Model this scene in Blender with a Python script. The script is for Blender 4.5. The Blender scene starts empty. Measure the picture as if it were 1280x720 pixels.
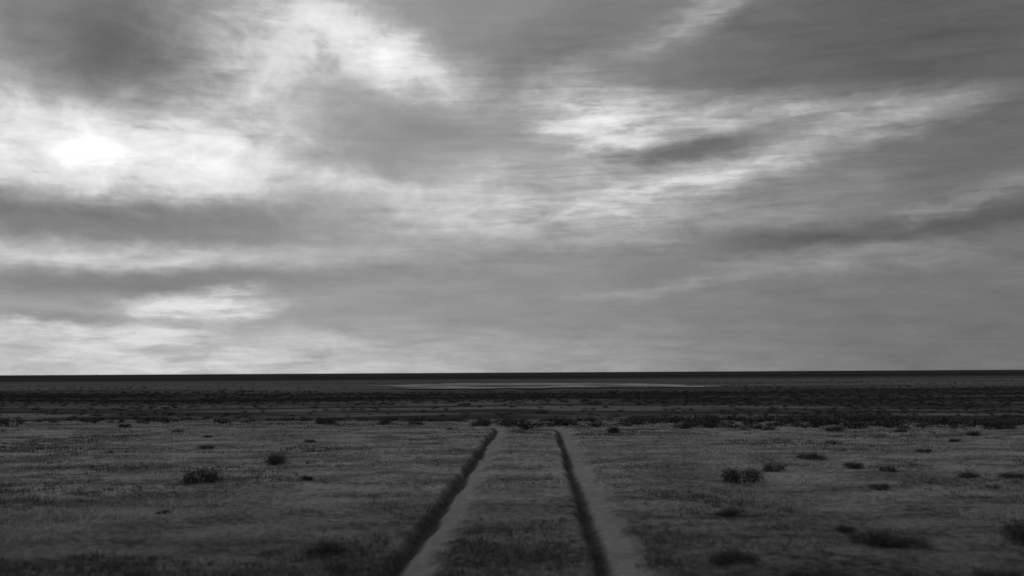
import bpy, math, numpy as np
from mathutils import Matrix, Vector
rng=np.random.default_rng(7)
sc=bpy.context.scene
sc.view_settings.view_transform='Standard'
sc.view_settings.look='None'
sc.view_settings.exposure=0
sc.view_settings.gamma=1

# ------------------------------------------------------------ camera
F=1244.0
H=1.70
cam_d=bpy.data.cameras.new('camera'); cam=bpy.data.objects.new('camera',cam_d)
sc.collection.objects.link(cam); sc.camera=cam
cam_d.sensor_width=36; cam_d.lens=36*F/1280
cam_d.clip_start=0.1; cam_d.clip_end=80000
pitch=math.atan((465.5-360)/F); roll=-math.atan(7/1280)
R=Matrix.Rotation(math.pi/2+pitch,3,'X')@Matrix.Rotation(roll,3,'Z')
cam.matrix_world=Matrix.Translation((0,0,H))@R.to_4x4()
cam_d.dof.use_dof=True; cam_d.dof.focus_distance=40; cam_d.dof.aperture_fstop=1.0

# ------------------------------------------------------------ numpy value noise
def hsh(i,j,s):
    n=(i*374761393+j*668265263+s*1274126177)&0xffffffff
    n=((n^(n>>13))*1103515245)&0xffffffff
    n=(n^(n>>16))&0xffff
    return n/65535.0
def vn(x,y,s=0):
    xi=np.floor(x).astype(np.int64); yi=np.floor(y).astype(np.int64)
    fx=x-xi; fy=y-yi; fx=fx*fx*(3-2*fx); fy=fy*fy*(3-2*fy)
    a=hsh(xi,yi,s);b=hsh(xi+1,yi,s);c=hsh(xi,yi+1,s);d=hsh(xi+1,yi+1,s)
    return (a*(1-fx)+b*fx)*(1-fy)+(c*(1-fx)+d*fx)*fy-0.5
def sst(a,b,x):
    t=np.clip((x-a)/(b-a),0,1); return t*t*(3-2*t)
RUTS=(-1.27,0.56)
def centre(y):
    return 0.0257*y-0.022*np.clip(y-29.5,0,40)**2
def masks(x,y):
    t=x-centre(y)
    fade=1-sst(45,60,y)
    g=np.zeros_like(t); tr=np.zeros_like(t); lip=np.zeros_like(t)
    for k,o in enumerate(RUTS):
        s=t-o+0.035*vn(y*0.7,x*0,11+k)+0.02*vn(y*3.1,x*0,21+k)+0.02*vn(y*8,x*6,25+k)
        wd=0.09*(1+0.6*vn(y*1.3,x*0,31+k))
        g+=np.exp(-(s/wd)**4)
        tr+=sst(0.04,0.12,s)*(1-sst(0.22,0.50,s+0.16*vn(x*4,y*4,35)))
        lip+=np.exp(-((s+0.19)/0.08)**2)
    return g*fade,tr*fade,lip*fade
def height(x,y):
    r=np.hypot(x,y)
    z=-2.5*sst(26,92,y+0.12*x*np.exp(-(x/40)**2))
    z=z+0.14*vn(x*0.11,y*0.11,1)*sst(18,30,r)+0.05*vn(x*0.4,y*0.4,2)*sst(6,20,r)+0.03*vn(x*1.3,y*1.3,3)
    z=z+0.5*vn(x*0.02,y*0.02,4)*sst(60,140,r)*(1-sst(240,300,r))
    near=1-sst(40,70,r)
    z=z+near*(0.022*vn(x*5,y*5,6)+0.012*vn(x*11,y*11,7))
    g,tr,lip=masks(x,y)
    return z-0.10*g-0.05*tr+0.0*lip

def new_mesh(name,verts,faces,k):
    me=bpy.data.meshes.new(name)
    me.vertices.add(len(verts)); me.vertices.foreach_set('co',verts.astype(np.float32).ravel())
    me.loops.add(faces.size); me.loops.foreach_set('vertex_index',faces.astype(np.int32).ravel())
    n=len(faces); me.polygons.add(n)
    me.polygons.foreach_set('loop_start',np.arange(0,n*k,k,dtype=np.int32))
    me.update(calc_edges=True); me.validate()
    return me
def add(name,me,mat=None):
    o=bpy.data.objects.new(name,me); sc.collection.objects.link(o)
    if mat: me.materials.append(mat)
    return o

# ------------------------------------------------------------ material helper
class G:
    def __init__(s,nt): s.nt=nt
    def n(s,t,**k):
        nd=s.nt.nodes.new(t)
        for a,b in k.items(): setattr(nd,a,b)
        return nd
    def put(s,sock,v):
        if isinstance(v,bpy.types.NodeSocket): s.nt.links.new(v,sock)
        else: sock.default_value=v
    def m(s,op,a,b=None,c=None,clamp=False):
        nd=s.n('ShaderNodeMath',operation=op); nd.use_clamp=clamp
        s.put(nd.inputs[0],a)
        if b is not None: s.put(nd.inputs[1],b)
        if c is not None: s.put(nd.inputs[2],c)
        return nd.outputs[0]
    def mr(s,v,a,b,c,d,it='SMOOTHSTEP'):
        nd=s.n('ShaderNodeMapRange',interpolation_type=it)
        s.put(nd.inputs[0],v)
        for i,q in enumerate((a,b,c,d)): nd.inputs[i+1].default_value=q
        return nd.outputs[0]
    def mapping(s,v,loc=(0,0,0),rot=(0,0,0),scale=(1,1,1),t='POINT'):
        nd=s.n('ShaderNodeMapping',vector_type=t); s.put(nd.inputs[0],v)
        nd.inputs[1].default_value=loc; nd.inputs[2].default_value=rot; nd.inputs[3].default_value=scale
        return nd.outputs[0]
    def noise(s,v,scale,detail=4,rough=0.5,out=0,dist=0):
        nd=s.n('ShaderNodeTexNoise'); s.put(nd.inputs['Vector'],v)
        nd.inputs['Scale'].default_value=scale; nd.inputs['Detail'].default_value=detail
        nd.inputs['Roughness'].default_value=rough; nd.inputs['Distortion'].default_value=dist
        return nd.outputs[out]
    def lerp(s,a,b,f):
        nd=s.n('ShaderNodeMix'); nd.data_type='FLOAT'
        s.put(nd.inputs[0],f); s.put(nd.inputs[2],a); s.put(nd.inputs[3],b)
        return nd.outputs[0]
def mat(name):
    m=bpy.data.materials.new(name); m.use_nodes=True
    g=G(m.node_tree); b=m.node_tree.nodes['Principled BSDF']
    b.inputs['Roughness'].default_value=1.0
    b.inputs['Specular IOR Level'].default_value=0.0
    return m,g,b

# ------------------------------------------------------------ ground
def grow(start,step,ratio,end):
    o=[];v=start
    while v<end:
        step*=ratio; v+=step; o.append(v)
    return o
xr=grow(3.2,0.045,1.055,30000); xl=[-v+0.4 for v in grow(2.6,0.045,1.055,30000)][::-1]
xs=np.array(xl+list(np.arange(-2.2,3.2001,0.045))+xr)
ys=np.array([-v for v in grow(-4,0.12,1.12,3000)][::-1]+list(np.arange(4.1,42,0.11))+grow(42,0.11,1.05,40000))
X,Y=np.meshgrid(xs,ys)
Z=height(X,Y)
nx,ny=len(xs),len(ys)
idx=np.arange(nx*ny).reshape(ny,nx)
faces=np.stack([idx[:-1,:-1],idx[:-1,1:],idx[1:,1:],idx[1:,:-1]],-1).reshape(-1,4)
me=new_mesh('ground',np.stack([X,Y,Z],-1).reshape(-1,3),faces,4)
me.polygons.foreach_set('use_smooth',np.ones(len(me.polygons),dtype=bool))
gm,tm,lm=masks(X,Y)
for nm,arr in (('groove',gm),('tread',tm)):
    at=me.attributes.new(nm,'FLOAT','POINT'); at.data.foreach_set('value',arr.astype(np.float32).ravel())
m,g,b=mat('prairie_soil')
tc=g.n('ShaderNodeTexCoord').outputs['Object']
sep=g.n('ShaderNodeSeparateXYZ'); g.put(sep.inputs[0],tc)
xx,yy=sep.outputs[0],sep.outputs[1]
n1=g.noise(tc,9,6,0.65); n2=g.noise(g.mapping(tc,scale=(0.6,1.0,1)),0.9,5,0.6)
n3=g.noise(tc,40,4,0.7)
n4=g.noise(g.mapping(tc,scale=(0.035,0.11,1)),1,6,0.6)
near=g.m('MULTIPLY_ADD',g.mr(n1,0.35,0.68,-0.5,0.5),0.15,0.19)
near=g.m('MULTIPLY_ADD',g.mr(n2,0.35,0.65,-0.5,0.5),0.14,near)
near=g.m('MULTIPLY_ADD',g.mr(n3,0.3,0.7,-0.5,0.5),0.08,near)
near=g.m('MULTIPLY',near,g.mr(yy,7,18,0.64,1.26))
mid=g.m('MULTIPLY_ADD',g.mr(n4,0.38,0.60,0,1),-0.14,0.195)
mid=g.m('MULTIPLY',mid,g.mr(n1,0.3,0.7,0.7,1.3))
c=g.lerp(near,mid,g.mr(yy,28,60,0,1))
n5=g.noise(g.mapping(tc,scale=(0.006,0.035,1)),1,5,0.6)
far=g.m('MULTIPLY_ADD',g.mr(n5,0.40,0.6,0,1),0.06,0.03)
far=g.m('ADD',far,g.mr(yy,215,290,0,0.065))
c=g.lerp(c,far,g.mr(g.m('MULTIPLY_ADD',g.noise(g.mapping(tc,scale=(0.02,0.02,1)),1,4,0.6),60,yy),140,190,0,1))
vfar=g.m('MULTIPLY_ADD',g.mr(g.noise(g.mapping(tc,scale=(0.0008,0.004,1)),1,4,0.6),0.4,0.65,0,1),0.04,0.036)
c=g.lerp(c,vfar,g.mr(yy,420,800,0,1))
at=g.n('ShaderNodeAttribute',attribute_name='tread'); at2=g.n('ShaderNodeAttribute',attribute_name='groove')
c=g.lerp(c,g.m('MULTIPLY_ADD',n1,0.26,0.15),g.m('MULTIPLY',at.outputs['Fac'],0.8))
c=g.lerp(c,g.m('MULTIPLY_ADD',n1,0.07,0.015),g.m('MULTIPLY',at2.outputs['Fac'],0.88,clamp=True))  # shade of each rut's left bank painted into the groove's base colour
cc=g.n('ShaderNodeCombineColor')
for i in range(3): g.put(cc.inputs[i],c)
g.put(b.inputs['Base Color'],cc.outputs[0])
bp=g.n('ShaderNodeBump'); bp.inputs['Distance'].default_value=0.05; bp.inputs['Strength'].default_value=0.8
g.put(bp.inputs['Height'],g.m('MULTIPLY_ADD',n3,0.4,n1)); g.put(b.inputs['Normal'],bp.outputs[0])
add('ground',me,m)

# ------------------------------------------------------------ dry lake bed (pale streak before the horizon)
def blob_sheet(name,cx,cy,rx,ry,z,mt,seed):
    n=160; a=np.linspace(0,2*np.pi,n,endpoint=False)
    r=1+0.35*vn(np.cos(a)*2.1+9,np.sin(a)*2.1+9,seed)+0.35*vn(np.cos(a)*9+9,np.sin(a)*9+9,seed+1)
    vs=[(cx,cy,z)]+[(cx+rx*r[i]*math.copysign(abs(math.cos(a[i]))**0.8,math.cos(a[i])),cy+ry*r[i]*math.sin(a[i]),z) for i in range(n)]
    me=bpy.data.meshes.new(name); me.from_pydata(vs,[],[(0,i+1,(i+1)%n+1) for i in range(n)]); me.update()
    return add(name,me,mt)
m,g,b=mat('salt_crust')
tc=g.n('ShaderNodeTexCoord').outputs['Object']
v=g.m('MULTIPLY_ADD',g.mr(g.noise(g.mapping(tc,scale=(0.04,0.05,1)),1,5,0.6),0.38,0.62,0,1),0.30,0.12)
cc=g.n('ShaderNodeCombineColor')
for i in range(3): g.put(cc.inputs[i],v)
g.put(b.inputs['Base Color'],cc.outputs[0])
zl=-2.5+0.16
blob_sheet('dry_lake_bed',5,312,46,66,zl,m,60)

# ------------------------------------------------------------ vegetation materials
def leafmat(name,lo,hi,sc_=3.0):
    m,g,b=mat(name)
    at=g.n('ShaderNodeAttribute',attribute_name='tone')
    v=g.m('MULTIPLY_ADD',at.outputs['Fac'],hi-lo,lo)
    cc=g.n('ShaderNodeCombineColor')
    for i in range(3): g.put(cc.inputs[i],v)
    g.put(b.inputs['Base Color'],cc.outputs[0])
    return m
grass_m=leafmat('dry_grass_blades',0.07,0.50)
scrub_m=leafmat('sagebrush_leaves',0.025,0.13)

# ------------------------------------------------------------ short grass (one object)
def blades(bx,by,bz,hgt,wid,lean):
    n=len(bx); a=rng.uniform(0,2*np.pi,n); la=rng.uniform(0,2*np.pi,n)
    dx=np.cos(a)*wid/2; dy=np.sin(a)*wid/2
    V=np.empty((n,3,3))
    V[:,0]=np.stack([bx-dx,by-dy,bz-0.01],-1); V[:,1]=np.stack([bx+dx,by+dy,bz-0.01],-1)
    V[:,2]=np.stack([bx+np.cos(la)*lean,by+np.sin(la)*lean,bz+hgt],-1)
    return V.reshape(-1,3)
NT=66000
u=rng.uniform(0,1,NT)
ty=4.0*(52/4.0)**(u**0.85)
tx=rng.uniform(-1,1,NT)*(ty*0.56+2.0)
g_,t_,l_=masks(tx,ty)
dens=0.40+1.3*vn(tx*0.7,ty*0.7,40)+0.8*vn(tx*2.3,ty*2.3,41)
dens=dens-1.2*g_-0.9*t_-0.25*l_
keep=rng.uniform(0,1,NT)<dens
tx=tx[keep];ty=ty[keep];l_=l_[keep]; NTk=len(tx)
K=8
bx=np.repeat(tx,K);by=np.repeat(ty,K)
sp=0.03+0.0015*by
bx=bx+rng.normal(0,1,len(bx))*sp; by=by+rng.normal(0,1,len(by))*sp
gg,tt,ll=masks(bx,by); kk=(gg<0.2)
th=np.repeat(rng.uniform(0.5,1.3,NTk),K)
tone=np.repeat(np.clip(0.50+1.3*vn(tx*0.45,ty*0.45,44)+0.8*vn(tx*1.7,ty*1.7,45)+rng.normal(0,0.18,NTk)-0.33*(1-sst(6,17,ty)),0,1),K)+rng.normal(0,0.12,NTk*K)
bx,by,th,tone,tt,ll=bx[kk],by[kk],th[kk],tone[kk],tt[kk],ll[kk]
bz=height(bx,by)
hg=rng.uniform(0.025,0.06,len(bx))*th*(1-0.6*tt)*(1-0.4*np.clip(ll,0,1))
V=blades(bx,by,bz,hg,0.004+0.0007*by,rng.uniform(0,0.06,len(bx)))
Fc=np.arange(len(V)).reshape(-1,3)
me=new_mesh('dry_grass',V,Fc,3)
at=me.attributes.new('tone','FLOAT','POINT'); at.data.foreach_set('value',np.clip(np.repeat(tone,3),0,1).astype(np.float32))
add('dry_grass',me,grass_m)

# ------------------------------------------------------------ sagebrush
def bush_arrays(nleaf,rx,hz,r,leaf):
    ns=r.integers(9,14)
    sa=r.uniform(0,2*np.pi,ns); sr=np.sqrt(r.uniform(0,1,ns))*0.72
    sh=(1-0.55*sr**2)*r.uniform(0.55,1.0,ns)
    k=r.integers(0,ns,nleaf)
    p=r.normal(0,1,(nleaf,3))*np.array([0.17,0.17,0.20])
    cx=np.cos(sa[k])*sr[k]+p[:,0]; cy=np.sin(sa[k])*sr[k]+p[:,1]; cz=np.abs(sh[k]*0.62+p[:,2])
    C=np.stack([cx*rx,cy*rx,cz*hz],-1)
    d1=r.normal(0,1,(nleaf,3)); d1[:,2]=np.abs(d1[:,2])+0.4; d1/=np.linalg.norm(d1,axis=1)[:,None]
    d2=np.cross(d1,r.normal(0,1,(nleaf,3))); d2/=np.linalg.norm(d2,axis=1)[:,None]
    L=(leaf*r.uniform(0.6,1.5,nleaf))[:,None]
    V=np.stack([C-d1*L-d2*L*0.35,C-d1*L+d2*L*0.35,C+d1*L*1.2],1).reshape(-1,3)
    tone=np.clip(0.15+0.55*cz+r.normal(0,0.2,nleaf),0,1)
    S=[];tS=[]
    for i in range(ns):
        tip=np.array([np.cos(sa[i])*sr[i]*rx,np.sin(sa[i])*sr[i]*rx,sh[i]*hz])
        root=tip*np.array([0.15,0.15,0])+np.array([0,0,-0.03])
        w=0.012
        for q in ((w,0,0),(0,w,0)):
            q=np.array(q); S+= [root-q,root+q,tip]; tS.append(0.1)
    V=np.concatenate([V,np.array(S)]); tone=np.concatenate([tone,np.array(tS)])
    V[:,2]=np.maximum(V[:,2],-0.03)
    return V,tone
variants=[]
for i in range(6):
    r=np.random.default_rng(100+i)
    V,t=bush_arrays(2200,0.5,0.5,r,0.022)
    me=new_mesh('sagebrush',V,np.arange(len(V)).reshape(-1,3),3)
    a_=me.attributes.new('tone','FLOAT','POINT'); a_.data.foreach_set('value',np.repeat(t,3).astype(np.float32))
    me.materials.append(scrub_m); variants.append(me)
plants=[(-4.95,16.0,.66,.9),(-4.43,18.9,.62,.8),(-7.0,22.9,.40,.7),(-3.34,16.3,.30,.6),(-1.77,9.6,.46,.6),(-6.5,35,.9,.8),
(-5.04,24.9,.3,.7),(3.5,15.5,.70,.95),(4.5,17.3,.48,.8),(2.55,11.95,.46,.5),(1.98,9.04,.50,.6),(3.55,9.9,.60,.65),(3.85,9.8,.5,.5),
(3.5,10.7,.26,.8),(5.1,10.1,.55,1.0),(5.8,19.5,.6,.7),(6.0,17.8,.45,.7),(5.2,14.3,.33,.8),(6.4,17.2,.33,.8),(7.3,16.1,.45,.6),
(7.9,16,.45,.6),(2.83,28.2,.66,.8),(5.3,31.2,.75,.8),(6.3,32,.6,.8),(7.5,31,.5,.8),(13.3,38,1.05,.7),(9.5,29.5,.7,.7),(14.3,29.5,1.0,.8),
(2.45,8.2,.52,.5),(4.0,8.35,.5,.5),(-1.1,34,.75,.7),(-4.6,36,.7,.6),(-3.4,35.5,.6,.6),(10.8,24.5,.4,.7),(12.4,27,.5,.7),(-8.2,27,.3,.7),
(6.9,14.5,.22,.7),(8.6,21,.35,.7),(7.6,24,.3,.7),(-10,30,.4,.7),(-12.8,33,.5,.7),(-1.9,30,.3,.5),(0.6,34.5,.5,.5),(3.8,33,.5,.6),
(8.6,33,.6,.8),(10.4,34,.7,.7),(12.0,32,.5,.8),(7.2,36,.7,.7),(15.5,35,.8,.7),(11.2,29,.4,.7),(-3.2,8.6,.3,.4),(-4.3,12.4,.22,.5)]
for i,(px,py,w,hf) in enumerate(plants):
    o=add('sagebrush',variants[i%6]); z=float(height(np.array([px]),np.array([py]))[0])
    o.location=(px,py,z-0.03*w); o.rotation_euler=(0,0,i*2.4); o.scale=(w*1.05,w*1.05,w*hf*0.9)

# distant scrub : one object
NS=17000
sy=np.exp(rng.uniform(np.log(30),np.log(420),NS)); sx=rng.uniform(-1,1,NS)*(sy*0.58+4)
dn=0.08+0.75*sst(105,150,sy)*(1-sst(225,270,sy))+0.18*sst(0.02,0.25,sx/sy)+0.7*vn(sx*0.015,sy*0.05,50)+0.3*vn(sx*0.2,sy*0.2,51)
dn+=0.10*sst(32,36,sy)*(1-sst(44,52,sy))
dn*=sst(28,42,sy+np.where(sx>0,8,0))
block=(np.abs(sx-5)<50)&(sy>225)
kp=(rng.uniform(0,1,NS)<dn)&~block; sx=sx[kp];sy=sy[kp]
sz=height(sx,sy); VV=[];TT=[]
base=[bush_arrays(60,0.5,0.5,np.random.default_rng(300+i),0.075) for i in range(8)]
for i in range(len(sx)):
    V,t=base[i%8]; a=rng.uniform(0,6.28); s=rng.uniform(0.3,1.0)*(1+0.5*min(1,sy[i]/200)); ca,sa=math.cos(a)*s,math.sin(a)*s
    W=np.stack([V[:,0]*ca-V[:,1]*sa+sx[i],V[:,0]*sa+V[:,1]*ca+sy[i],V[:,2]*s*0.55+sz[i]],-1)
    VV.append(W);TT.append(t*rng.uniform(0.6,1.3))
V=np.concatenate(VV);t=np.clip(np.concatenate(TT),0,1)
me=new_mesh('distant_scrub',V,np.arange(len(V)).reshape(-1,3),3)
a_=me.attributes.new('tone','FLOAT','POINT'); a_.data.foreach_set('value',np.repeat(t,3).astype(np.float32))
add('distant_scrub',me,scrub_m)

# ------------------------------------------------------------ sky
SUN_AZ=math.radians(-21); SUN_EL=math.radians(14)
w=bpy.data.worlds.new('World'); sc.world=w; w.use_nodes=True
w.cycles.sampling_method='NONE'
nt=w.node_tree; nt.nodes.clear(); g=G(nt)
out=g.n('ShaderNodeOutputWorld'); bg=g.n('ShaderNodeBackground')
nt.links.new(bg.outputs[0],out.inputs[0])
d=g.n('ShaderNodeTexCoord').outputs['Generated']
sp_=g.n('ShaderNodeSeparateXYZ'); g.put(sp_.inputs[0],d)
az=g.m('ARCTAN2',sp_.outputs[0],sp_.outputs[1]); el=g.m('ARCSINE',sp_.outputs[2])
cb=g.n('ShaderNodeCombineXYZ'); g.put(cb.inputs[0],az); g.put(cb.inputs[1],el); P0=cb.outputs[0]
def warp(P,scale,amp,sx_,sy_,det,rot=-6):
    nd=g.noise(g.mapping(P,rot=(0,0,math.radians(rot)),scale=(sx_,sy_,1)),scale,det,0.62,out=1)
    sub=g.n('ShaderNodeVectorMath',operation='SUBTRACT'); g.put(sub.inputs[0],nd); sub.inputs[1].default_value=(0.5,0.5,0.5)
    ml=g.n('ShaderNodeVectorMath',operation='MULTIPLY'); g.put(ml.inputs[0],sub.outputs[0]); ml.inputs[1].default_value=(amp[0],amp[1],0)
    ad=g.n('ShaderNodeVectorMath',operation='ADD'); g.put(ad.inputs[0],P); g.put(ad.inputs[1],ml.outputs[0])
    return ad.outputs[0]
P=warp(P0,1,(0.09,0.035),13,30,6)
# fibrous cirrus on the right, softer heaps high on the left
soft=g.m('MULTIPLY',g.mr(az,-0.18,0.08,1,0),g.mr(el,0.08,0.17,0,1))
streak=g.noise(g.mapping(P0,rot=(0,0,math.radians(-4)),scale=(12,110,1)),1,5,0.62,dist=0.6)
fluffA=g.noise(g.mapping(P,rot=(0,0,math.radians(-9)),scale=(13,42,1)),1,5,0.58)
fluffB=g.noise(g.mapping(P0,rot=(0,0,math.radians(14)),scale=(18,30,1)),1,6,0.6,dist=0.5)
fluff=g.lerp(fluffA,fluffB,soft)
det=g.m('ADD',g.m('MULTIPLY',g.mr(streak,0.3,0.7,-1,1,'LINEAR'),g.m('MULTIPLY_ADD',soft,-0.26,0.46)),g.m('MULTIPLY',g.mr(fluff,0.3,0.7,-1,1,'LINEAR'),0.65))
gain=g.m('MAXIMUM',g.m('MULTIPLY_ADD',det,0.75,1.0),0.1)
def ang(px,py):
    v=R@Vector(((px-640)/F,(360-py)/F,-1)); v.normalize()
    return math.atan2(v.x,v.y),math.asin(v.z)
clouds=[ # px,py,rx,ry,tilt,amp
(150,55,210,115,0,-.28),(0,110,110,80,0,.08),(130,190,350,80,-2,.34),(140,190,270,52,-2,.22),(495,76,190,52,-22,.34),(360,40,220,100,-8,.19),
(290,120,140,90,0,.18),(400,160,150,60,-10,-.03),
(90,266,420,38,0,-.22),(640,95,190,55,25,-.08),(735,150,130,72,-24,.25),(780,155,170,50,0,.10),(970,146,310,36,-1,.21),(930,210,310,28,12,.22),
(600,238,200,66,10,.15),(820,190,180,16,3,-.14),(870,24,120,26,25,.18),(1120,40,340,120,0,-.09),(1270,170,200,120,0,-.03),
(1220,246,190,18,14,.11),(1080,291,380,20,3,-.12),(1070,322,200,18,1,.11),(150,318,360,20,1,.18),(120,350,320,24,2,-.14),
(255,382,120,22,3,.34),(80,412,260,18,-2,.15),(80,394,160,10,0,-.10),(850,357,170,11,6,.09),(440,228,120,22,-8,.12),
(300,455,760,54,0,.13),(120,440,420,50,0,.06),(720,268,440,64,3,.15),(560,328,360,20,5,-.04),(1150,410,380,80,0,-.02)]
acc=g.mr(az,-0.5,0.5,0.61,0.44)
for (px,py,rx,ry,ti,am) in clouds:
    a,e=ang(px,py)
    mp=g.mapping(P,loc=(a,e,0),rot=(0,0,math.radians(ti)),scale=(rx*1.15/F,ry*1.25/F,1),t='TEXTURE')
    ln=g.n('ShaderNodeVectorMath',operation='LENGTH'); g.put(ln.inputs[0],mp)
    f=g.mr(ln.outputs['Value'],0,1,am,0)
    if am>0: acc=g.m('MULTIPLY_ADD',f,gain,acc)
    else: acc=g.m('ADD',f,acc)
acc=g.m('MULTIPLY_ADD',det,0.035,acc)
# soft shoulder so that the brightest cloud keeps its texture
acc=g.m('SUBTRACT',acc,g.m('MULTIPLY',g.m('MAXIMUM',g.m('SUBTRACT',acc,0.85),0.0),0.55))
acc=g.m('MINIMUM',g.m('MAXIMUM',acc,0.2),1.02)
cl=g.m('POWER',acc,2.2)
sky=g.n('ShaderNodeTexSky'); sky.sky_type='NISHITA'; sky.sun_disc=False
sky.sun_elevation=SUN_EL; sky.sun_rotation=SUN_AZ
bw=g.n('ShaderNodeRGBToBW'); g.put(bw.inputs[0],sky.outputs[0])
clear=g.m('MINIMUM',g.m('MULTIPLY',bw.outputs[0],0.05),0.6)
tot=g.lerp(cl,clear,0.10)
cc=g.n('ShaderNodeCombineColor')
for i in range(3): g.put(cc.inputs[i],tot)
g.put(bg.inputs[0],cc.outputs[0]); bg.inputs[1].default_value=1.0

# veiled sun behind the cloud on the left
sd=bpy.data.lights.new('sun','SUN'); sd.energy=0.75; sd.angle=math.radians(12); sd.color=(1,1,1)
so=bpy.data.objects.new('sun',sd); sc.collection.objects.link(so)
dv=Vector((math.sin(SUN_AZ)*math.cos(SUN_EL),math.cos(SUN_AZ)*math.cos(SUN_EL),math.sin(SUN_EL)))
so.rotation_euler=dv.to_track_quat('Z','Y').to_euler()
